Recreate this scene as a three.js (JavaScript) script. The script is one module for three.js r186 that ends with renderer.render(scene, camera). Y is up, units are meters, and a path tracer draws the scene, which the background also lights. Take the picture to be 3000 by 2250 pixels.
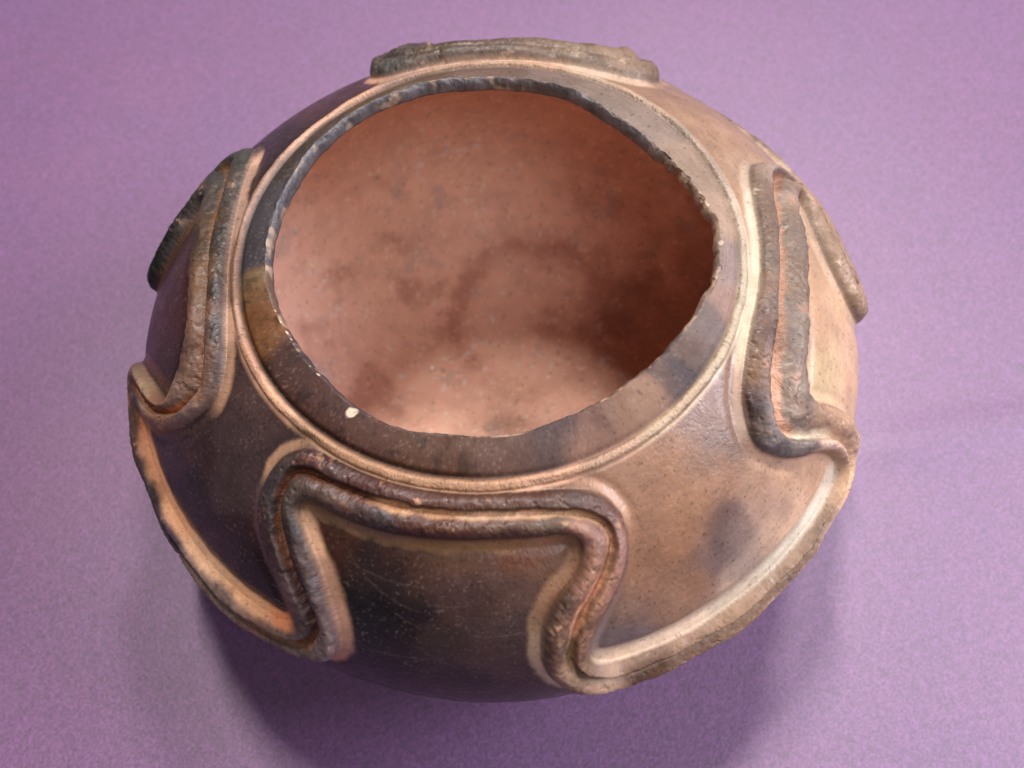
import * as THREE from 'three';
import { ImprovedNoise } from 'three/addons/math/ImprovedNoise.js';
import { RectAreaLightUniformsLib } from 'three/addons/lights/RectAreaLightUniformsLib.js';

// ---------------------------------------------------------------- camera, light, exposure
const scene = new THREE.Scene();
const camera = new THREE.PerspectiveCamera(42, 4 / 3, 0.01, 30);
camera.position.set(0.0000, 0.2770, 0.1332);
camera.up.set(0.1219, 0.4738, -0.8721);
camera.lookAt(0.0091, -0.6022, -0.3431);
camera.focus = 0.222;
camera.userData.fStop = 14;
const renderer = new THREE.WebGLRenderer({ antialias: true });
renderer.setSize(1024, 768);
renderer.toneMapping = THREE.LinearToneMapping;
renderer.toneMappingExposure = 1.0;
renderer.shadowMap.enabled = true;
RectAreaLightUniformsLib.init();

scene.background = new THREE.Color(0.03, 0.03, 0.04);   // the dim room around the table

// a lamp of w x h metres at a compass angle (0 = towards the viewer, 90 = right), elevation and distance from the pot
function lamp(azimuth, elevation, distance, w, h, color, intensity) {
  const light = new THREE.RectAreaLight(color, intensity, w, h);
  const a = THREE.MathUtils.degToRad(azimuth), e = THREE.MathUtils.degToRad(elevation);
  light.position.set(Math.sin(a) * Math.cos(e) * distance, Math.sin(e) * distance + 0.05, Math.cos(a) * Math.cos(e) * distance);
  light.lookAt(0, 0.05, 0);
  scene.add(light);
  return light;
}
lamp(-177, 70, 1.6, 0.07, 0.4, new THREE.Color(1.0, 0.92, 0.88), 215);       // tall and narrow, behind the pot: the crisp left edge of the shadow
lamp(150, 58, 1.6, 0.18, 0.18, new THREE.Color(1.0, 0.94, 0.92), 115);       // behind on the right: the right edge
lamp(86, 37, 1.6, 0.7, 0.6, new THREE.Color(0.95, 0.95, 1.12), 18);        // pale window on the right
lamp(22, 54, 1.6, 0.7, 0.7, new THREE.Color(1.0, 0.97, 0.98), 4.6);          // the bright room behind the viewer

// ---------------------------------------------------------------- helpers
const noiseSource = new ImprovedNoise();
const noise = (x, y, z) => noiseSource.noise(x, y, z);
function fbm(x, y, z, octaves) {
  let a = 1, f = 1, s = 0, t = 0;
  for (let i = 0; i < octaves; i++) { s += a * noise(x * f + i * 17.3, y * f - i * 9.1, z * f + i * 5.7); t += a; a *= 0.5; f *= 2.03; }
  return s / t;
}
const clamp = (x, a, b) => Math.min(b, Math.max(a, x));
const smooth = (a, b, x) => { const t = clamp((x - a) / (b - a), 0, 1); return t * t * (3 - 2 * t); };
const mix = (a, b, t) => a + (b - a) * t;
const rad = THREE.MathUtils.degToRad;
let seed = 12345;
const random = () => { seed = (seed * 1664525 + 1013904223) >>> 0; return seed / 4294967296; };

// ---------------------------------------------------------------- profile of the pot, millimetres
const R_EQUATOR = 90, Y_EQUATOR = 56.41, R_RING = 56.98, Y_RING = 94.85, N_UP = 1.791, N_LOW = 2.024, R_BASE = 30;
const H_UP = (Y_RING - Y_EQUATOR) / Math.pow(1 - Math.pow(R_RING / R_EQUATOR, N_UP), 1 / N_UP);
const H_LOW = Y_EQUATOR / Math.pow(1 - Math.pow(R_BASE / R_EQUATOR, N_LOW), 1 / N_LOW);
function bodyRadius(y) {
  if (y > Y_EQUATOR) return R_EQUATOR * Math.pow(Math.max(0, 1 - Math.pow((y - Y_EQUATOR) / H_UP, N_UP)), 1 / N_UP);
  return R_EQUATOR * Math.pow(Math.max(0, 1 - Math.pow((Y_EQUATOR - y) / H_LOW, N_LOW)), 1 / N_LOW);
}
// conformal height m(y): equal steps of m and of the angle are equal lengths on the wall
const M_STEP = 0.1, M_TABLE = [0];
for (let i = 1; i <= Math.round((Y_RING + 1) / M_STEP); i++) {
  const a = (i - 1) * M_STEP, b = i * M_STEP, ra = bodyRadius(a), rb = bodyRadius(b);
  M_TABLE.push(M_TABLE[i - 1] + Math.hypot(b - a, rb - ra) / ((ra + rb) / 2));
}
const conformal = (y) => { const t = clamp(y / M_STEP, 0, M_TABLE.length - 1.001), i = Math.floor(t); return mix(M_TABLE[i], M_TABLE[i + 1], t - i); };

// ---------------------------------------------------------------- tones: [angle, height (or radius on the collar), r, g, b in thousandths]
function field(rows) {
  return rows.flatMap((row) => row.split(';')).map((q) => {
    const [deg, y, r, g, b] = q.split(' ').map(Number), a = rad(deg);
    return { a, y, r: r / 1000, g: g / 1000, b: b / 1000 };
  });
}
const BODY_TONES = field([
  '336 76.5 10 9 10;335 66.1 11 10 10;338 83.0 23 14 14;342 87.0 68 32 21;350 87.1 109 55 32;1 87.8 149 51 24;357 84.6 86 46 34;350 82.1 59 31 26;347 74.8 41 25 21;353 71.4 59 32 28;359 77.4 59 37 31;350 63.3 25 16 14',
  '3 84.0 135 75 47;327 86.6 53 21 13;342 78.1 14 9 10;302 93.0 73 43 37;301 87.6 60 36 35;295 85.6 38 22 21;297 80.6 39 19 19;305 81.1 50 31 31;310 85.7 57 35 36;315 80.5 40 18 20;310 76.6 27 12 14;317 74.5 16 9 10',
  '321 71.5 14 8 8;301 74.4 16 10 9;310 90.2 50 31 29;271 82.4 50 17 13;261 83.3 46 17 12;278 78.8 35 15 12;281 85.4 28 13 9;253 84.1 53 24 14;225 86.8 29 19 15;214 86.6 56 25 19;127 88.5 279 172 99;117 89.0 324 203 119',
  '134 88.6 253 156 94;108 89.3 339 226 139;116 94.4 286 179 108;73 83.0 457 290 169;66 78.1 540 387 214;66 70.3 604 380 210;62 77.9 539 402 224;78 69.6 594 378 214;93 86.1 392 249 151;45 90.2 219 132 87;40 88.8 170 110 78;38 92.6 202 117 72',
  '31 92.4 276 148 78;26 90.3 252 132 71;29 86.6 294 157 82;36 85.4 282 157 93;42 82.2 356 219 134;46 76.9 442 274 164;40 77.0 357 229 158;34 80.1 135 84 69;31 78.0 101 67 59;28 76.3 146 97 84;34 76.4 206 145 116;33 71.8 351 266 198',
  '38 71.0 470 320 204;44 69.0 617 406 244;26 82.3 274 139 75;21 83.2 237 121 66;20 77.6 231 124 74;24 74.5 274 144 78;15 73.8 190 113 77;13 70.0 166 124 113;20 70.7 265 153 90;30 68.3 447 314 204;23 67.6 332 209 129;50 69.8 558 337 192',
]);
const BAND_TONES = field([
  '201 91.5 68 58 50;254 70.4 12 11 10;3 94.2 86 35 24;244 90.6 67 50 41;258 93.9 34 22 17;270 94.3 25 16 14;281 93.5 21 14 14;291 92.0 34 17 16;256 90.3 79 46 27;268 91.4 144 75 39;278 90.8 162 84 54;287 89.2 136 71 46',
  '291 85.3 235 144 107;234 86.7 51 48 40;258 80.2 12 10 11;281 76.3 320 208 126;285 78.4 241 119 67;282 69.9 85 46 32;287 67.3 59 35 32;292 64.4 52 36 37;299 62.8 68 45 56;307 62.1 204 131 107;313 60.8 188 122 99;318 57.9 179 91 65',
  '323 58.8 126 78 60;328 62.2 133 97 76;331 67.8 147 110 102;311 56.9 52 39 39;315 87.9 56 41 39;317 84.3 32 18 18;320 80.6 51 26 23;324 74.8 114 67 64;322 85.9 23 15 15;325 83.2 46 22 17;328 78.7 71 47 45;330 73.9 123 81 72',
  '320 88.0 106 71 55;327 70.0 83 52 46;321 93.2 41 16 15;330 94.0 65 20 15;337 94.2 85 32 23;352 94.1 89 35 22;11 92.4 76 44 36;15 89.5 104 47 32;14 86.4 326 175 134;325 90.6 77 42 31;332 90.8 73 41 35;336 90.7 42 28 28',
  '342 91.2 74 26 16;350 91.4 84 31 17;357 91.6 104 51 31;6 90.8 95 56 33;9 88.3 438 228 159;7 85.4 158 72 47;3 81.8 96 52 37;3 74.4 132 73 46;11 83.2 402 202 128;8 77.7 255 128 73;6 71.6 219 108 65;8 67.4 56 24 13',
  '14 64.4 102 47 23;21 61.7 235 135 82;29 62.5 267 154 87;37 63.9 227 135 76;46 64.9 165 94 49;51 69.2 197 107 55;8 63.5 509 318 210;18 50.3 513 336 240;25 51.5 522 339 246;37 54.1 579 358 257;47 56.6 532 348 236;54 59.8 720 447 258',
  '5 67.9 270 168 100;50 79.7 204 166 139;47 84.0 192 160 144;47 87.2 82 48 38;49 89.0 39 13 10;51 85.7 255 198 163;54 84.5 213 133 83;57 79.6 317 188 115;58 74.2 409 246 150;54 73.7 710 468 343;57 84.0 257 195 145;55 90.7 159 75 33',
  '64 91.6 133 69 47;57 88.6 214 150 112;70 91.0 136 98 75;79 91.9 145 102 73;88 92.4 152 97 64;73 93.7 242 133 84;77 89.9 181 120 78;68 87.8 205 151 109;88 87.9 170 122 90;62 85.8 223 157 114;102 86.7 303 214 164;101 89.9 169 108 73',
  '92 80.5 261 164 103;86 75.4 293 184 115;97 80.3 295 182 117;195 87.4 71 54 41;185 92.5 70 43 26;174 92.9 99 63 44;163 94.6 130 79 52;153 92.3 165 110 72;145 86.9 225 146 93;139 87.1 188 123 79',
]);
const GROOVE_TONES = field([
  '267 91.0 173 82 34;287 89.3 178 62 25;288 79.4 482 167 59;298 58.8 125 35 20;317 56.0 353 127 53;326 60.9 364 149 69;319 83.8 131 47 21;326 75.3 49 11 9;326 91.6 120 37 15;342 92.5 720 383 195;357 92.9 720 443 265;10 90.8 527 313 169',
  '13 86.7 399 213 120;8 80.4 681 347 207;3 69.0 274 177 96;22 53.2 302 182 115;42 55.6 655 412 313;56 67.3 720 492 326;54 78.5 720 606 440;52 84.8 528 278 177;67 89.6 316 157 90;87 91.0 323 167 104;169 90.5 257 173 113;148 80.0 454 333 224',
]);
const STRIP_TONES = field([
  '224 87.2 720 424 286;246 93.4 364 223 162;270 94.8 230 122 76;282 94.8 473 271 182;291 93.9 522 281 178;304 94.0 720 397 240;318 94.0 428 228 128;335 94.8 435 240 133;354 94.8 448 242 137;8 94.7 639 359 223;20 94.8 490 303 194;35 94.8 525 375 238',
  '55 94.8 568 438 295;74 94.8 512 412 292;89 94.8 556 437 322;111 94.8 378 279 204;137 94.8 442 302 206;163 94.8 459 282 176;186 94.2 422 256 163;207 89.7 601 335 208;288 68.9 720 323 167;279 62.9 590 216 96;298 69.4 720 353 181;308 68.1 720 413 237',
  '318 64.4 583 302 157;324 67.1 543 193 82;323 87.1 494 282 162;330 78.7 275 146 90;333 73.7 323 168 113;9 70.5 720 511 348;19 67.3 658 478 342;30 63.9 441 349 253;40 64.5 466 394 298;50 67.4 611 501 380;53 74.4 720 476 304;19 91.1 386 223 138',
  '16 84.3 280 168 108;350 88.9 566 300 121;7 83.5 292 150 83;50 82.0 442 304 219;51 90.1 348 232 164;77 83.9 469 363 257;288 91.7 211 119 69;316 93.9 352 210 125;193 92.7 355 214 153;147 91.9 493 352 246',
]);
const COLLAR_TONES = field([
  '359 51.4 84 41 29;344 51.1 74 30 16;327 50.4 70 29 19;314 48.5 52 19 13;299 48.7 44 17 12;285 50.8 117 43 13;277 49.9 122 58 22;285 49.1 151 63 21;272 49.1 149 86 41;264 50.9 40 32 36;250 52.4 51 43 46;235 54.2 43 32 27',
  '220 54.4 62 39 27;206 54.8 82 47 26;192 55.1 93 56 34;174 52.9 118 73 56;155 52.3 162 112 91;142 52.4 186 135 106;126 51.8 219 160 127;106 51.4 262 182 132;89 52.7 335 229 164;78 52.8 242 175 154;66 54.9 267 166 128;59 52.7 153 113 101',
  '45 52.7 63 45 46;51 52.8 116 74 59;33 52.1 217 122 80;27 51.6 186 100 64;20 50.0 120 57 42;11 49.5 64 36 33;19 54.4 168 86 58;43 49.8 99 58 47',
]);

for (const q of [...BODY_TONES, ...BAND_TONES, ...GROOVE_TONES, ...STRIP_TONES]) { const R = bodyRadius(Math.min(q.y, Y_RING)); q.x = R * Math.sin(q.a); q.z = R * Math.cos(q.a); }
for (const q of COLLAR_TONES) { q.x = q.y * Math.sin(q.a); q.z = q.y * Math.cos(q.a); q.y = 96.5; }
function tone(points, x, y, z, soft, out) {
  let r = 0, g = 0, b = 0, t = 0;
  const s2 = soft * soft;
  for (let i = 0; i < points.length; i++) {
    const p = points[i], dx = p.x - x, dy = p.y - y, dz = p.z - z, d = dx * dx + dy * dy + dz * dz + s2, w = 1 / (d * d * d);
    r += p.r * w; g += p.g * w; b += p.b * w; t += w;
  }
  out[0] = r / t; out[1] = g / t; out[2] = b / t;
  return out;
}

// ---------------------------------------------------------------- the applied meander band: upper edge, groove and lower edge as [angle, height]
const line = (text) => text.trim().split(/\s+/).map((q) => q.split(',').map(Number));
const UPPER_EDGE = line(`-47.5,90.5 -46.2,92.3 -43.5,93.7 -40,94.1 -32,94.3 -20,94.3 -8,94.3 2,94.1 10.7,93.3 15.4,92 17.2,90 17.6,88.6 16.8,85.7 15,82.5 12,79 9.4,75.6 7.6,72 7.2,69.5
 8.4,67.3 12,66 20,65.5 30,65.3 40,64.7 46,64.3 51,64.9 54,66 55.2,68.4 54.8,71.6 53,74.8 50,77.7 47,81 45,84.5 45.2,87 47.2,89.3 50,91 56,92.5 63,93.3 72,93.3 82,93 92,92.4 100,91.2 105,89.5
 107.5,87.2 107.5,83.5 105.5,79 102,74.5 97,72 93,70 91,68 91.8,66.3 95,65.2 102,64.6 112,64.5 125,64 136,64.3 143,65.7 145.5,69 144.5,72.5 141,77.5 138.5,82 137.5,85.5 138.5,88 141,90 147,91.8 155,92.9
 165,93.6 176,93.8 187,93.7 195,93.1 199.5,91.5 201,89 200,86 197,81 193,76 190.5,72 190,69 191.5,66.8 196,65.2 205,64.5 215,64.3 225,64.4 236,64.8 243,66.2 246,68.3 244.5,71 239,74.5 233.5,77.5 230,80.5 229.3,84 231.5,87 236,89.4
 243,91.5 250,93 260,93.9 270,94.1 278,93.8 285,92.9 290,91.5 293,89.5 293.2,87 292,82.5 289.5,77.5 286.3,73.5 283,70.5 281.3,68.3 282,66.3 285,65.2 291,65 300,65.2 310,65.6 318,66 322.5,66.6 324.6,68.6 323.6,71.4
 321.4,74.9 318.5,78 315.5,81 313,84.5 312.2,88`);
const GROOVE = line(`-43.5,89.5 -42.8,91 -40,91.9 -34,92.2 -20,92.3 -8,92.4 0,92.2 6,91.7 11,90.7 13.8,89.2 14.5,87.2 13,84.8 10,81.7 7.4,79 5.6,75.7 4.6,71.5 4.9,69 6.3,66.3 9,64.3 13,63.1 20,62.8 30,62.6 40,62.2
 48,62.3 54,63.6 56.3,66 56.8,70 56.2,74.5 54,78 51,81.3 50,83.7 50.7,85.6 53,87.3 58,89.1 64,90 72,90.6 80,90.5 88,89.7 95,88.6 100,87.2 103.6,85.2 104.3,82.4 101.6,78 97,76 93,74.6 89.5,72.8 87,70.5 86,67.5
 87,64.8 90,63 96,62.2 104,61.8 113,61.7 125,61.5 137,61.5 144,63 147.3,66 147.5,70 146,74.5 143.3,79 141.8,83 143,86 147,88.5 154,90.2 165,91.4 175,91.8 185,91.6 192,90.6 195.8,88.8 196.8,86.5 195.5,83 192,79
 189,75.5 187.5,71.5 187.7,69 189.3,66.3 193,63.8 200,62.2 210,61.7 222,61.5 236,61.8 245,63 250,65.3 251.5,68.5 249,72 243.5,75.8 238,79 235.3,81.8 235.8,84.5 240,87 247,89.3 255,90.8 262,91.4 270,91.8 278,91.3 284,90.3 288.5,88.7
 290,86.5 289.3,82.8 286.2,78.9 281.5,75 277.5,71.5 275,68.3 275.3,65.3 278,63.3 283,62.3 291,62 300,62.3 310,62.5 317,62.8 322,63.8 326,65.6 328.4,68 328.6,71.5 327.5,74.5 325.5,77.3 322.5,80.3 319.5,83.5 317.2,86.5`);
const LOWER_EDGE = line(`-39.6,88 -38,88.8 -34,88.9 -25,89 -16,89.3 -5,89.6 3,89.4 7.5,89.1 9.3,88 9.4,86.5 7.5,84.2 4.3,81.8 2.4,79.5 1.2,76.5 0.7,72 0.9,69 1.8,65.5 4,61.5 8,59 14,58 22,57.5 32,57.2 42,57.2
 52,57.8 57.5,59.8 60.8,63.5 62.2,68.5 61.8,73 60.6,76.7 59,80 59.3,82 62,83.7 67,84.7 73,85.3 79,85.5 86,84.8 92,83.9 97,82.6 100,81.2 100.6,80.3 99,79.6 95,79.5 91,79 87,77.5 84,75 82,72 81.2,68 81.7,64 84,60.5
 90,58.2 100,57.3 115,57 130,57 143,57.8 149,60 152.3,64 153.3,68.5 152.8,73 151.5,76.7 150,80 150.5,82.5 153.5,84.6 160,86.3 170,87.6 180,87.9 187,87.3 190.5,86.2 191.5,84.6 189,82 186.5,79.5 184.6,76.5 183.6,72
 183.8,69 184.8,65.5 187,61.5 191,59 198,57.8 210,57.2 225,57.3 240,57.8 250,59.5 255,63 256.5,67.5 254,72 249,76 244.5,79 243,80.8 244,82.8 249,84.7 257,86.4 264,87.4 270,88 275.5,87.8 280,86.4 283,84.4 285.4,81.8
 284.8,79.7 280.1,77.3 275.5,73.8 272.5,70.5 270.5,67 270.3,63.5 272.5,60.5 277,58.5 285,57.8 297,57.8 310,58 320,58.5 327,60.3 330.5,63 332,66 332.4,69 331.8,73 330,77 327,81.5 323.5,84.8 321,86.8`);
// a closed smooth curve through the points, as segments in (angle, conformal height), entered in a table by angle
const COLUMNS = 720;
class Ring {
  constructor(points) {
    const flat = points.map(([deg, y]) => new THREE.Vector2(rad(deg), conformal(y)));
    const n = flat.length, pts = [];
    const at = (i) => { const k = ((i % n) + n) % n, turn = Math.floor(i / n) * Math.PI * 2; return [flat[k].x + turn, flat[k].y]; };
    for (let i = 0; i < n; i++) {
      const p = [at(i - 1), at(i), at(i + 1), at(i + 2)];
      for (let k = 0; k < 5; k++) {
        const t = k / 5, q = [0, 1].map((c) => 0.5 * (2 * p[1][c] + (p[2][c] - p[0][c]) * t + (2 * p[0][c] - 5 * p[1][c] + 4 * p[2][c] - p[3][c]) * t * t + (3 * p[1][c] - p[0][c] - 3 * p[2][c] + p[3][c]) * t * t * t));
        pts.push(q);
      }
    }
    this.bins = Array.from({ length: COLUMNS }, () => []);
    const reach = rad(9);
    for (let i = 0; i < pts.length; i++) {
      const a = pts[i], b = pts[(i + 1) % pts.length], wrap = i + 1 === pts.length ? Math.PI * 2 : 0;
      const x0 = a[0], x1 = b[0] + wrap, lo = Math.min(x0, x1) - reach, hi = Math.max(x0, x1) + reach;
      for (let c = Math.floor(lo / (Math.PI * 2) * COLUMNS); c <= Math.floor(hi / (Math.PI * 2) * COLUMNS); c++) {
        const k = ((c % COLUMNS) + COLUMNS) % COLUMNS, shift = Math.floor(c / COLUMNS) * Math.PI * 2;
        this.bins[k].push([x0 - shift, a[1], x1 - shift, b[1]]);
      }
    }
  }
  // distance to the curve (in radii) and whether (x, m) lies below it
  look(x, m) {
    const bin = this.bins[Math.min(COLUMNS - 1, Math.floor(x / (Math.PI * 2) * COLUMNS))];
    let best = 1, above = 0;
    for (let i = 0; i < bin.length; i++) {
      const [x0, y0, x1, y1] = bin[i];
      const dx = x1 - x0, dy = y1 - y0, t = clamp(((x - x0) * dx + (m - y0) * dy) / (dx * dx + dy * dy + 1e-12), 0, 1);
      const ex = x0 + dx * t - x, ey = y0 + dy * t - m, d = ex * ex + ey * ey;
      if (d < best) best = d;
      if ((x0 <= x) !== (x1 <= x) && y0 + dy * (x - x0) / dx > m) above++;
    }
    this.distance = Math.sqrt(best);
    this.below = (above & 1) === 1;
  }
}
const upperEdge = new Ring(UPPER_EDGE), groove = new Ring(GROOVE), lowerEdge = new Ring(LOWER_EDGE);

// ---------------------------------------------------------------- rows of the outer skin, from the foot to the lip
// each row: radius, height, outward normal, s = millimetres from the moulding ring (negative below it)
const rows = [];
{
  const ys = [];
  for (let y = 0; y < 24; y += 2) ys.push(y);
  for (let y = 24; y < 50; y += 0.9) ys.push(y);
  let y = 50;
  while (y < Y_RING) { ys.push(y); const e = 0.02, slope = (bodyRadius(y + e) - bodyRadius(y)) / e; y += (y > 57 && y < 70 ? 0.14 : 0.23) / Math.hypot(1, slope); }
  ys.push(Y_RING);
  let s = 0;
  for (let i = ys.length - 1; i >= 0; i--) {
    const a = ys[i], e = 0.01, slope = (bodyRadius(a + e) - bodyRadius(a - e)) / (2 * e), l = Math.hypot(1, slope);
    if (i < ys.length - 1) s -= Math.hypot(ys[i + 1] - a, bodyRadius(ys[i + 1]) - bodyRadius(a));
    rows.unshift({ R: bodyRadius(a), y: a, nR: 1 / l, nY: -slope / l, s, m: conformal(a), zone: 'body' });
  }
}
const COLLAR_WIDTH = 8.6;
for (let s = 0.28; s <= COLLAR_WIDTH; s += 0.28) {                    // the sloping collar inside the ring
  const t = s / COLLAR_WIDTH, bow = 0.5 * Math.sin(Math.PI * t);
  rows.push({ R: R_RING - s * 0.965, y: Y_RING + s * 0.29 + bow, nR: mix(0.33, 0.2, t), nY: mix(0.94, 0.98, t), s, zone: 'collar' });
}
{
  const last = rows[rows.length - 1];
  for (let k = 1; k <= 17; k++) {                                     // the broken lip, turning down into the mouth and back under
    const t = k / 13, u = Math.min(t, 1), under = Math.max(0, t - 1);
    rows.push({ R: last.R - 1.3 * Math.sin(u * 1.4) + under * 9, y: last.y - 2.9 * u * u - 0.3 * u - under * 2, nR: mix(0.1, -0.75, u), nY: mix(0.99, 0.66, u) - under * 2, s: last.s + k * 0.35, zone: 'lip', lip: u, lipDepth: 3 + t * 2 });
  }
}

// the mouth is not quite round: change of radius by angle
const MOUTH = line(`0,0 18,-1 32,-1.2 49,-0.3 64,1.2 77,2.8 85,2.6 98,0.6 112,-2.4 132,-2.9 153,-0.9 174,-0.8 195,0.9 211,1.3 227,1 243,0 257,0 273,-0.1 294,-1.1 308,-1 321,0.2 332,0.5 349,-0.2 360,0`);
function mouthShift(deg) {
  let i = 0;
  while (i < MOUTH.length - 2 && MOUTH[i + 1][0] < deg) i++;
  const [a, u] = MOUTH[i], [b, v] = MOUTH[i + 1];
  return mix(u, v, smooth(0, 1, (deg - a) / (b - a))) - 1.3 + 1.7 * (1 - Math.cos(rad(deg)));
}
const arc = (deg, from, to, soft) => { // 1 inside the arc from..to degrees, fading over soft degrees
  const mid = (from + to) / 2, half = (to - from) / 2;
  let d = Math.abs(deg - mid) % 360; if (d > 180) d = 360 - d;
  return 1 - smooth(half - soft, half + soft, d);
};

// ---------------------------------------------------------------- the outer skin as a grid
const CHIPS = [[320.4, 1.0, 1.2], [320.9, 0.3, 0.95], [306.5, -0.5, 0.6], [303, -0.7, 0.4], [293, -0.5, 0.5], [290.5, -0.4, 0.7], [287, -0.3, 0.6], [283, -0.2, 0.5], [325, -0.3, 0.3], [82, 0.1, 0.7], [94, 0.2, 0.6]];
const SCRATCHES = [];                                                 // angle, height, half length, slope, bow, half width, strength
for (let i = 0; i < 46; i++) SCRATCHES.push([i < 26 ? 326 + random() * 34 : random() * 360, 40 + random() * 44, 2 + random() * 7, (random() - 0.75) * 0.8, (random() - 0.3) * 0.06, 0.16 + random() * 0.16, 0.06 + random() * 0.16]);
const N = 2500, ROWS = rows.length;
const P = new Float32Array(N * ROWS * 3), C = new Float32Array(N * ROWS * 3), NORMAL = new Float32Array(N * ROWS * 3), KIND = new Uint8Array(N * ROWS);
// KIND: 0 body, 1 groove of the band, 2 upper ridge, 3 lower ridge, 4 ring, 5 collar, 6 lip
const tmpA = [0, 0, 0], tmpB = [0, 0, 0];
for (let j = 0; j < N; j++) {
  const a = j / N * Math.PI * 2, deg = a * 180 / Math.PI, sa = Math.sin(a), ca = Math.cos(a);
  const shiftMouth = mouthShift(deg);
  const ringGroove = 0.35 + 0.7 * arc(deg, 270, 352, 18) + 0.25 * arc(deg, 170, 270, 20);
  const ringHeight = 0.9 + 0.25 * noise(sa * 3, ca * 3, 4.2) + 0.2 * noise(sa * 14, ca * 14, 2.2);
  const chipped = arc(deg, 62, 112, 8), brokenBack = arc(deg, 118, 160, 10) + arc(deg, 172, 262, 10);
  for (let i = 0; i < ROWS; i++) {
    const row = rows[i], k = i * N + j;
    const bx = row.R * sa, by = row.y, bz = row.R * ca;
    let h = 0, kind = 0, R = row.R, Y = row.y;
    const col = tmpA;
    // slow unevenness of hand-made walls
    h += 0.35 * fbm(bx * 0.03, by * 0.03, bz * 0.03, 2);
    let clay = 0, dark = 0, qx = 0, dEdge = -99, upSide = false, strip = 0, stripWidth = 1, lump = 0, lowBand = 0;
    const wx = 2.2 * noise(bx * 0.14, by * 0.14, bz * 0.14 + 9), wy = 2.2 * noise(bx * 0.14 + 31, by * 0.14, bz * 0.14), wz = 2.2 * noise(bx * 0.14, by * 0.14 + 57, bz * 0.14);
    if (row.zone === 'body') {
      tone(BODY_TONES, bx + wx * 1.6, by + wy * 1.6, bz + wz * 1.6, 5, col);
      col[1] *= 0.965;
      const ringNear = smooth(-2.2, -1.0, row.s) * 0.8;
      if (row.y > 49) {
        const rough = 0.012 * noise(bx * 0.25, by * 0.25, bz * 0.25 + 3);       // uneven edges of the hand-laid coils
        const m = row.m;
        upperEdge.look(a, m); const dT = upperEdge.distance * row.R, belowT = upperEdge.below;
        lowerEdge.look(a, m); const dB = lowerEdge.distance * row.R, belowB = lowerEdge.below;
        groove.look(a, m); const dG = groove.distance * row.R, belowG = groove.below;
        const inside = belowT && !belowB;
        const lowerRun = 1 - smooth(66.5, 71, row.y), upperRun = smooth(86, 89, row.y);
        const left = arc(deg, 316, 346, 6), right = arc(deg, 352, 372, 6), stripT = mix(mix(0.1, 1, lowerRun), 0.85 * (1 - arc(deg, 316, 374, 5)), upperRun);
        const stripB = mix(0.25 + 0.65 * left + 0.4 * right, 0.3, upperRun) * (1 - 0.8 * arc(deg, 245, 300, 8));
        const up = inside ? !belowG : !belowT, dE = belowT ? (belowB || up ? Math.min(dT, dB) : dB) : dT;
        if (inside) {
          const dE = up ? dT : dB;
          const wobble = 0.07 * noise(bx * 0.22, by * 0.22, bz * 0.22 + 3) + 0.05 * noise(bx * 0.6 + 7, by * 0.6, bz * 0.6);   // the coils are laid by hand
          const q = clamp(dG / (dG + dE + 1e-6) + wobble * smooth(0, 1.2, dE), 0, 1);
          const H = (up ? 3.3 : 3.7) * (1 + 0.22 * noise(bx * 0.09, by * 0.09, bz * 0.09)) * mix(1, 0.88, upperRun) * (1 + 0.3 * arc(deg, 138, 214, 8));
          const floor = 0.9;
          if (up) { // flattened coil with a sharp edge over the groove
            h += q < 0.3 ? floor + (H - floor) * Math.pow(smooth(0, 0.3, q), 0.8) : H * mix(Math.pow(1 - Math.pow((q - 0.3) / 0.7, 2.2), 0.72), 0.5 + 0.5 * Math.cos(Math.PI * (q - 0.3) / 0.7), 0.6 * lowerRun);
          } else { // slopes up from the groove to a crest, then falls away
            h += q < 0.55 ? floor + (H - floor) * Math.sin(q / 0.55 * Math.PI / 2) : H * Math.pow(1 - Math.pow((q - 0.55) / 0.45, 2), 0.68);
          }
          h += 0.5 * Math.exp(-dE / 0.7);
          qx = q; dEdge = dE;
          kind = q < 0.17 ? 1 : up ? 2 : 3;
          lump = smooth(0.05, 0.3, q) * smooth(0.2, 1.4, dE) * (up ? 1 - 0.75 * lowerRun * smooth(0.35, 0.6, q) : 1); lowBand = lowerRun;
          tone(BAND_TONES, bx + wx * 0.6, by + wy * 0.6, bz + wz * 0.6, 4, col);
        } else {
          const d = belowT ? dB : dT;
          h += 0.5 * Math.exp(-d / 0.7) - 0.35 * Math.exp(-Math.pow((d - 2.4) / 1.2, 2));
          dEdge = -d;
        }
        upSide = up; strip = up ? stripT : stripB; stripWidth = up ? mix(2.0, mix(2.6, 4.2, arc(deg, 0, 62, 6)), lowerRun) : 2.6;
      }
      if (ringNear > 0) { clay = Math.max(clay, ringNear * (kind ? 0 : 1)); }
    } else {
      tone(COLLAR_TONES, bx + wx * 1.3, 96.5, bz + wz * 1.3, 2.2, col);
      { const m = 1 - 0.45 * smooth(0.0, 0.35, fbm(bx * 0.35, by * 0.35, bz * 0.35 + 4, 3)); if (col[0] > 3.2 * col[2]) for (let c = 0; c < 3; c++) col[c] *= m; }
    }
    // the moulding ring and the incised line inside it
    const s = row.s;
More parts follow.
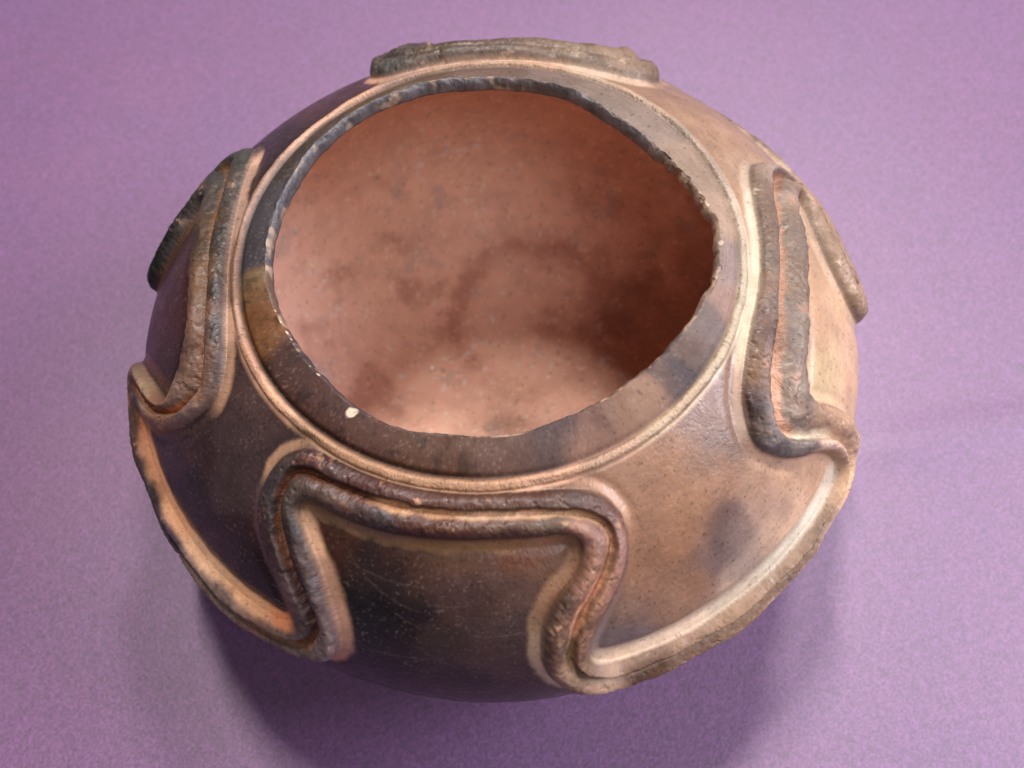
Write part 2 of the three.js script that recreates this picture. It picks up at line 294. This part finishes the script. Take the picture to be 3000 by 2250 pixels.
    if (s > -4) {
      const sr = (s - 0.25) * 1.25 + 0.3 * noise(sa * 6, ca * 6, 1.5) + 0.22 * noise(sa * 17, ca * 17, 6.5);
      h += ringHeight * Math.pow(Math.max(0, 1 - Math.pow(sr / 1.4, 2)), 0.7);
      h -= 0.75 * ringGroove * Math.exp(-Math.pow((s - 1.85) / 0.5, 2));
      if (s > -0.85 && s < 1.35) { kind = 4; clay = 1 - 0.7 * smooth(1.0, 1.4, sr); dark = 0.4 * smooth(0.5, 1.2, Math.abs(sr)) * smooth(-0.1, 0.3, noise(sa * 20, ca * 20, 3.1)); dEdge = -99; }
      else if (s > 0) { kind = row.zone === 'lip' ? 6 : 5; dark = Math.max(dark, 0.75 * Math.exp(-Math.pow((s - 1.8) / 0.5, 2)) * clamp(ringGroove, 0.3, 1)); clay = Math.max(clay, 0.3 * (1 - smooth(1.4, 1.7, s))); }
    }
    if (row.zone !== 'body') {
      const t = smooth(2, COLLAR_WIDTH, s);
      R += shiftMouth * t;
      if (row.zone === 'lip' || s > COLLAR_WIDTH - 1.2) {
        // chips and jagged breaks of the lip
        const L = smooth(COLLAR_WIDTH - 1.2, COLLAR_WIDTH + 0.6, s);
        const j1 = fbm(sa * 13, ca * 13, 2.3 + 0.9 * (row.lip || 0), 3), j2 = noise(sa * 9, ca * 9, 7.7), f1 = fbm(bx * 0.28, Y * 0.5 + (row.lipDepth || 3), bz * 0.28, 3);
        R += L * (0.5 * j1 + chipped * (0.4 * smooth(0.05, 0.22, j1) + 0.35 * j2) + 1.3 * arc(deg, 106, 115, 1.2) * (0.7 + 0.6 * j1) + 0.7 * arc(deg, 88, 91, 1)) * (row.y < 93.9 ? 0.3 : 1);
        Y += L * (0.3 * f1 - chipped * 0.7 * Math.abs(j1));
        h += L * (brokenBack * 0.8 * f1 + 0.2 * f1) * (1 - 0.8 * (row.lip || 0));
        if (row.zone === 'lip') {
          const bare = smooth(0.12, 0.3, fbm(bx * 0.2 + 9, Y * 0.2, bz * 0.2, 3)) * 0.7 + 0.35 * arc(deg, 60, 110, 8);
          const sootAndShade = [0.13, 0.12, 0.125].map((w) => w * (1 + 1.1 * f1));
          for (let c = 0; c < 3; c++) col[c] = mix(mix(col[c], sootAndShade[c], 0.3 + 0.55 * clamp(brokenBack, 0, 1)), [0.52, 0.36, 0.24][c], clamp(bare, 0, 0.9) * (1 - row.lip * 0.3));
        }
      }
    }
    // from here on everything follows the modelled surface
    const ox = bx + h * row.nR * sa, oy = by + h * row.nY, oz = bz + h * row.nR * ca;
    const grain = fbm(ox * 0.9, oy * 0.9, oz * 0.9, 2), speck = noise(ox * 1.5, oy * 1.5 + 40, oz * 1.5), patch = fbm(ox * 0.16 + 5, oy * 0.16, oz * 0.16, 3);
    if (lump > 0) h += (0.27 * fbm(ox * 0.22, oy * 0.22, oz * 0.22, 3) + 0.1 * grain - 0.22 * smooth(0.28, 0.42, fbm(ox * 0.5 + 60, oy * 0.5, oz * 0.5, 2))) * lump;   // lumps, nicks and tool marks on the coils
    if (dEdge > 0) {
      const inGroove = 1 - smooth(0.08, upSide ? 0.2 : 0.22 + 0.08 * arc(deg, 318, 374, 6), qx + 0.2 * patch);
      clay = Math.max(clay, inGroove * 0.9, strip * 0.7 * (1 - smooth(0, 0.6, dEdge + 0.4 * patch)));
      if (upSide) clay = Math.max(clay, mix(0.75, 0.12, arc(deg, 0, 62, 6)) * lowBand * smooth(0.5, 0.85, qx + 0.25 * patch));
      clay = Math.max(clay, 0.45 * smooth(0.26, 0.44, patch + 0.35 * grain) * smooth(0.2, 0.5, qx));      // slip worn off the crest
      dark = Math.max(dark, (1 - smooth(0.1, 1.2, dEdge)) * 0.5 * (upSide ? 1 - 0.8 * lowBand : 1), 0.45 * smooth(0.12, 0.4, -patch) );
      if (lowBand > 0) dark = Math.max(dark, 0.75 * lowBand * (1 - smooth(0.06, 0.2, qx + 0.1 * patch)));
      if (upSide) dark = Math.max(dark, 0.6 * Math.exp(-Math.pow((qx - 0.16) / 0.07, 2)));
    } else if (dEdge > -20) {
      const d = -dEdge;
      clay = Math.max(clay, strip * (1 - smooth(stripWidth * 0.7, stripWidth * 1.35, d + 1.3 * patch)) * smooth(-0.6, 0.05, patch * 0.6 + grain * 0.3 + 0.35));
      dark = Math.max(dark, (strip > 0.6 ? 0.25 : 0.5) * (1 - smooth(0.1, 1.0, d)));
    }
    h += (kind === 0 || kind === 5 ? 0.025 : 0.07) * grain;
    if (clay > 0.003) {
      tone(kind >= 1 && kind <= 3 && qx < (upSide && lowBand > 0.5 ? 0.33 : 0.7) ? GROOVE_TONES : STRIP_TONES, bx + wx * 0.6, by + wy * 0.6, bz + wz * 0.6, 4, tmpB);
      const worn = kind === 4 ? 0.88 : kind === 0 ? 1.2 : 1.15;
      for (let c = 0; c < 3; c++) col[c] = mix(col[c], tmpB[c] * Math.min(worn, 0.72 / Math.max(tmpB[0], tmpB[1])), clamp(clay, 0, 1));
    }
    if (i > ROWS - 60 && row.s > 3) {                                   // small white losses along the front of the mouth
      for (const [cd, cs, cr] of CHIPS) {
        let dd = deg - cd; if (dd > 180) dd -= 360;
        const e = Math.hypot(dd * 0.84, row.s - COLLAR_WIDTH + cs) + 0.35 * grain;
        if (e < cr) { const w = smooth(cr, cr - 0.35, e); for (let c = 0; c < 3; c++) col[c] = mix(col[c], [0.62, 0.48, 0.35][c], w); dark *= 1 - w; h -= 0.12 * w; }
      }
    }
    // fire clouds, dust and scratches
    const burnish = kind === 0 ? noise(a * 16 + oy * 0.05, oy * 1.3 + 2.5 * Math.sin(a * 3), 3.3) + 0.6 * noise(a * 30, oy * 3.1 + 4 * Math.sin(a * 2), 8.1) : kind === 5 ? 1.2 * noise(a * 7, s * 2.2, 3.3) : 0;
    let scratch = 0;
    if (kind === 0 && row.y > 30) for (const q of SCRATCHES) {
      let dd = (deg - q[0] + 540) % 360 - 180;
      if (Math.abs(dd) > q[2]) continue;
      const line = q[1] + q[3] * dd + q[4] * dd * dd, e = Math.abs(row.y - line) / q[5];
      if (e < 1) scratch = Math.max(scratch, (1 - e) * q[6] * (1 - Math.pow(dd / q[2], 4)));
    }
    let v = 1 + 0.3 * patch + 0.16 * grain + 0.1 * burnish;
    v *= 1 - 0.62 * dark;
    if (scratch > 0) { for (let c = 0; c < 3; c++) col[c] = mix(col[c], [0.3, 0.21, 0.17][c], scratch * clamp(0.7 + 2 * grain, 0.1, 1)); h -= 0.1 * scratch; }
    const dust = smooth(0.3, 0.5, speck) * (0.35 + 0.65 * smooth(-0.1, 0.3, patch)) * (kind === 6 ? 0 : 1);
    for (let c = 0; c < 3; c++) {
      col[c] *= v;
      col[c] = mix(col[c], [0.42, 0.31, 0.24][c], 0.16 * dust);
      if (speck < -0.5) col[c] *= 0.6;
      C[k * 3 + c] = clamp(col[c], 0.004, 0.85);
    }
    R += h * row.nR; Y += h * row.nY;
    P[k * 3] = R * sa / 1000; P[k * 3 + 1] = Math.max(0, Y) / 1000; P[k * 3 + 2] = R * ca / 1000;
    KIND[k] = kind;
  }
}
for (let i = 0; i < ROWS; i++) for (let j = 0; j < N; j++) {
  const k = i * N + j, l = i * N + (j + N - 1) % N, r = i * N + (j + 1) % N, d = Math.max(0, i - 1) * N + j, u = Math.min(ROWS - 1, i + 1) * N + j;
  const ax = P[r * 3] - P[l * 3], ay = P[r * 3 + 1] - P[l * 3 + 1], az = P[r * 3 + 2] - P[l * 3 + 2];
  const bx = P[u * 3] - P[d * 3], by = P[u * 3 + 1] - P[d * 3 + 1], bz = P[u * 3 + 2] - P[d * 3 + 2];
  let nx = ay * bz - az * by, ny = az * bx - ax * bz, nz = ax * by - ay * bx;
  const n = Math.hypot(nx, ny, nz) || 1;
  NORMAL[k * 3] = nx / n; NORMAL[k * 3 + 1] = ny / n; NORMAL[k * 3 + 2] = nz / n;
}
const LENGTH = new Float32Array(N * ROWS);                              // millimetres along the modelled surface, so that the fine relief is not stretched
for (let i = 1; i < ROWS; i++) for (let j = 0; j < N; j++) {
  const k = i * N + j, d = k - N;
  LENGTH[k] = LENGTH[d] + 1000 * Math.hypot(P[k * 3] - P[d * 3], P[k * 3 + 1] - P[d * 3 + 1], P[k * 3 + 2] - P[d * 3 + 2]);
}
// quads of the grid that belong to one part, as a mesh of its own
const U_REPEAT = 3;
function skin(pick) {
  const index = [], map = new Map(), pos = [], nor = [], col = [], uv = [];
  const vertex = (i, j) => {
    const key = i * (N + 1) + j;
    let v = map.get(key);
    if (v === undefined) {
      const k = i * N + j % N;
      v = map.size; map.set(key, v);
      pos.push(P[k * 3], P[k * 3 + 1], P[k * 3 + 2]); nor.push(NORMAL[k * 3], NORMAL[k * 3 + 1], NORMAL[k * 3 + 2]); col.push(C[k * 3], C[k * 3 + 1], C[k * 3 + 2]);
      uv.push(j / N * U_REPEAT, LENGTH[k] / 188);
    }
    return v;
  };
  for (let i = 0; i + 1 < ROWS; i++) for (let j = 0; j < N; j++) {
    if (KIND[i * N + j] !== pick) continue;
    const a = vertex(i, j), b = vertex(i, j + 1), c = vertex(i + 1, j + 1), d = vertex(i + 1, j);
    index.push(a, b, c, a, c, d);
  }
  const g = new THREE.BufferGeometry();
  g.setAttribute('position', new THREE.Float32BufferAttribute(pos, 3));
  g.setAttribute('normal', new THREE.Float32BufferAttribute(nor, 3));
  g.setAttribute('color', new THREE.Float32BufferAttribute(col, 3));
  g.setAttribute('uv', new THREE.Float32BufferAttribute(uv, 2));
  g.setIndex(index);
  return g;
}

// ---------------------------------------------------------------- fine relief and gloss of the burnished clay
function texture(w, h, fn, srgb) {
  const data = new Uint8Array(w * h * 4);
  const out = [0, 0, 0];
  for (let y = 0; y < h; y++) for (let x = 0; x < w; x++) {
    fn(x / w, y / h, out);
    const k = (y * w + x) * 4;
    data[k] = clamp(out[0] * 255, 0, 255); data[k + 1] = clamp(out[1] * 255, 0, 255); data[k + 2] = clamp(out[2] * 255, 0, 255); data[k + 3] = 255;
  }
  const t = new THREE.DataTexture(data, w, h, THREE.RGBAFormat);
  t.wrapS = t.wrapT = THREE.RepeatWrapping;
  t.magFilter = THREE.LinearFilter; t.minFilter = THREE.LinearMipmapLinearFilter; t.generateMipmaps = true;
  if (srgb) t.colorSpace = THREE.SRGBColorSpace;
  t.needsUpdate = true;
  return t;
}
// tiling value noise on a lattice of nx x ny cells
function lattice(nx, ny) {
  const v = new Float32Array(nx * ny);
  for (let i = 0; i < v.length; i++) v[i] = random();
  return (u, w) => {
    const x = u * nx, y = w * ny, x0 = Math.floor(x), y0 = Math.floor(y), fx = x - x0, fy = y - y0;
    const sx = fx * fx * (3 - 2 * fx), sy = fy * fy * (3 - 2 * fy);
    const a = ((x0 % nx) + nx) % nx, b = (a + 1) % nx, c = ((y0 % ny) + ny) % ny, d = (c + 1) % ny;
    return mix(mix(v[c * nx + a], v[c * nx + b], sx), mix(v[d * nx + a], v[d * nx + b], sx), sy);
  };
}
const fine = lattice(700, 700), medium = lattice(260, 260), coarse = lattice(60, 60), streak = lattice(60, 500);
const clayBump = texture(1024, 1024, (u, v, o) => { o[0] = o[1] = o[2] = 0.4 * fine(u, v) + 0.35 * medium(u, v) + 0.25 * streak(u, v); });
const coilBump = texture(1024, 1024, (u, v, o) => { o[0] = o[1] = o[2] = 0.5 * medium(u, v) + 0.3 * fine(u, v) + 0.2 * coarse(u, v); });
const clayGloss = texture(512, 512, (u, v, o) => { const g = fine(u, v), r = 0.42 + 0.2 * coarse(u, v) + 0.22 * medium(u, v) - (g > 0.9 ? 0.3 : 0); o[0] = o[1] = o[2] = r; });
const clayMaterial = (rough, bump, spec, relief = clayBump) => new THREE.MeshPhysicalMaterial({ color: 0xffffff, vertexColors: true, roughness: rough, roughnessMap: clayGloss, bumpMap: relief, bumpScale: bump, specularIntensity: spec, side: THREE.DoubleSide });
const matt = clayMaterial(0.9, 0.00006, 0.5), burnished = clayMaterial(0.58, 0.00008, 0.9), coil = clayMaterial(0.78, 0.00013, 0.85, coilBump), bare = clayMaterial(0.75, 0.0003, 0.8), inner = clayMaterial(1.0, 0.0003, 0.6, coilBump);

// ---------------------------------------------------------------- the pot
const pot = new THREE.Group();
pot.name = 'clay_pot';
pot.userData = { label: 'round burnished brown clay pot with open mouth and raised meander band on its shoulder', category: 'pot' };
scene.add(pot);
function part(name, geometry, material, parent = pot) {
  const m = new THREE.Mesh(geometry, material);
  m.name = name; m.castShadow = m.receiveShadow = true;
  parent.add(m);
  return m;
}
part('body', skin(0), burnished);
const band = part('relief_band', skin(1), bare);
part('ridge', skin(2), coil, band);
part('ridge', skin(3), coil, band);
part('neck_ring', skin(4), bare);
part('collar', skin(5), matt);
part('rim', skin(6), coil);

// the inside: wall and floor, from the lip down
{
  const profile = new THREE.SplineCurve([[49.6, 93.2], [52.5, 91.4], [56.5, 89], [65, 83.5], [73, 76], [79.5, 66.5], [83.6, 57], [83.4, 47], [80, 37], [73, 26.5], [62, 17.5], [48, 11.3], [33, 8], [18, 6.6], [8, 6.2], [0.2, 6.1]].map(([x, y]) => new THREE.Vector2(x, y))).getSpacedPoints(330);
  const n = 900, pos = [], col = [], uv = [], index = [];
  profile.forEach((q, i) => {
    for (let j = 0; j <= n; j++) {
      const a = (j % n) / n * Math.PI * 2, sa = Math.sin(a), ca = Math.cos(a), deg = a * 180 / Math.PI;
      const t = 1 - smooth(0, 14, i);
      let R = q.x + mouthShift(deg) * t + (1 - t) * 0.6 * fbm(sa * 2, ca * 2, q.y * 0.03, 2) * Math.min(1, q.x / 20), y = q.y;
      const x = R * sa, z = R * ca;
      const p1 = fbm(x * 0.06, y * 0.06, z * 0.06, 4), p2 = fbm(x * 0.22 + 8, y * 0.22, z * 0.22, 3), sp = noise(x * 0.75, y * 0.75, z * 0.75 + 20);
      y += 0.25 * p2 * (1 - t); 
      const wipe = noise(a * 1.3 + 3, q.y * 0.35, i * 0.11);                            // marks of wiping the wall round
      const v = 1 + 0.16 * p1 + 0.2 * p2 + 0.07 * wipe;
      let c = [0.76, 0.46, 0.34].map((w) => w * v);
      // reddish ring and blotches on the floor, grey ash and pale residue
      const rr = Math.hypot(x - 11, z + 34) + 3 * p2 + 2.8 * p1, low = 1 - smooth(19, 32, y);
      const ringMark = (0.35 + 0.65 * smooth(-22, -42, z + 0.4 * x)) * Math.exp(-Math.pow((rr - 24) / 3.5, 2)) * low * smooth(-0.5, 0.1, fbm(x * 0.045 + 3, 1.5, z * 0.045, 2) + 0.3);
      const blotch = smooth(0.05, 0.3, fbm(x * 0.05 + 40, y * 0.05, z * 0.05, 4)) * (1 - smooth(20, 50, y));
      const red = [0.3, 0.1, 0.065], ash = [0.46, 0.37, 0.33];
      const grey = smooth(0.16, 0.45, fbm(x * 0.09 + 70, y * 0.09, z * 0.09, 4)) * (1 - smooth(30, 60, y)) * 0.6;
      const pale = smooth(0.2, 0.3, fbm(x * 0.3 + 12, y * 0.3, z * 0.3, 4)) * smooth(0.0, 0.2, fbm(x * 0.06 + 22, y * 0.06, z * 0.06, 2)) * (1 - smooth(40, 70, y));
      c = c.map((w, k) => mix(mix(mix(mix(w, red[k], 0.55 * ringMark), red[k], 0.38 * blotch), ash[k], grey), [0.76, 0.64, 0.58][k], 0.65 * pale));
      // right-hand wall: some dark stains, plus its shaded side painted into the colour
      const sootAndShade = smooth(-0.15, 0.45, Math.cos(a - rad(82)) - 0.42 + 0.5 * p1 + 0.25 * p2) * smooth(16, 40, Math.hypot(x, z)) * (1 - 0.6 * smooth(72, 92, y));
      c = c.map((w, k) => w * mix(1, [0.5, 0.42, 0.38][k], sootAndShade));
      if (sp > 0.49) c = c.map((w) => Math.min(0.8, w * 1.35));
      if (sp < -0.5) c = c.map((w) => w * 0.75);
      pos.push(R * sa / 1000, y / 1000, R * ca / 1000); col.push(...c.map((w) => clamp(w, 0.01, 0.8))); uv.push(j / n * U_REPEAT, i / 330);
      if (i < 330 && j < n) { const k = i * (n + 1) + j; index.push(k, k + 1, k + n + 2, k, k + n + 2, k + n + 1); }
    }
  });
  const g = new THREE.BufferGeometry();
  g.setAttribute('position', new THREE.Float32BufferAttribute(pos, 3));
  g.setAttribute('color', new THREE.Float32BufferAttribute(col, 3));
  g.setAttribute('uv', new THREE.Float32BufferAttribute(uv, 2));
  g.setIndex(index);
  g.computeVertexNormals();
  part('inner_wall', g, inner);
  const bead = new THREE.SphereGeometry(0.0007, 14, 10); bead.scale(1, 0.7, 1); bead.translate(-0.021, 0.0079, -0.0217);
  part('white_speck', bead, new THREE.MeshStandardMaterial({ color: new THREE.Color(0.85, 0.85, 0.85), roughness: 0.4 }));
}
{
  const g = new THREE.CircleGeometry(R_BASE / 1000 + 0.0004, 96); g.rotateX(Math.PI / 2); g.translate(0, 0.0012, 0);
  const white = new Float32Array(g.attributes.position.count * 3).fill(0.06);
  g.setAttribute('color', new THREE.BufferAttribute(white, 3));
  part('foot', g, coil);
}

// ---------------------------------------------------------------- the purple cloth
{
  const TILE = 0.42;
  const nap = lattice(880, 880), tuft = lattice(400, 400), cloud = lattice(23, 23), cloud2 = lattice(9, 9), hair = lattice(1500, 440);
  // fibres lie aslant
  const fibre = (u, v) => hair(u + v, v - u);
  const bump = texture(2048, 2048, (u, v, o) => { o[0] = o[1] = o[2] = 0.4 * nap(u, v) + 0.3 * tuft(u, v) + 0.3 * fibre(u, v); });
  const colour = texture(2048, 2048, (u, v, o) => {
    const a = nap(u, v) - 0.5, b = tuft(u, v) - 0.5, c = cloud(u, v) - 0.5, d = cloud2(u, v) - 0.5, f = fibre(u, v) - 0.5;
    const k = 1 + 0.3 * a + 0.06 * b + 0.015 * c + 0.015 * d + 0.26 * f;
    o[0] = 0.43 * k * (1 + 0.02 * d + 0.015 * c); o[1] = 0.265 * k; o[2] = 0.44 * k * (1 - 0.02 * d - 0.015 * c);
  }, true);
  const size = 2.4, n = 240, g = new THREE.PlaneGeometry(size, size, n, n);
  g.rotateX(-Math.PI / 2);
  const p = g.attributes.position, uv = g.attributes.uv;
  for (let i = 0; i < p.count; i++) {
    const s = (v) => v * (0.35 + 0.65 * Math.abs(v) / (size / 2));       // finer near the pot
    const x = s(p.getX(i)), z = s(p.getZ(i));
    const away = smooth(0.1, 0.16, Math.hypot(x, z));
    const fold = 0.0012 * Math.exp(-Math.pow((z - 0.018 + 0.04 * (x - 0.13)) / 0.006, 2)) * smooth(0.085, 0.115, x);
    p.setXYZ(i, x, away * 0.0009 * fbm(x * 7, 0.4, z * 7, 2) + fold, z);
    uv.setXY(i, x / TILE, z / TILE);
  }
  g.computeVertexNormals();
  const cloth = new THREE.Mesh(g, new THREE.MeshPhysicalMaterial({ map: colour, bumpMap: bump, bumpScale: 0.00006, roughness: 0.53, ior: 1.95, specularIntensity: 1, sheen: 1, sheenColor: new THREE.Color(1, 0.95, 1), sheenRoughness: 0.9, side: THREE.DoubleSide }));
  cloth.name = 'cloth'; cloth.receiveShadow = true; cloth.castShadow = true;
  cloth.userData = { label: 'plain purple felt cloth spread flat beneath the clay pot', category: 'cloth', kind: 'structure' };
  scene.add(cloth);
}
renderer.render(scene, camera);
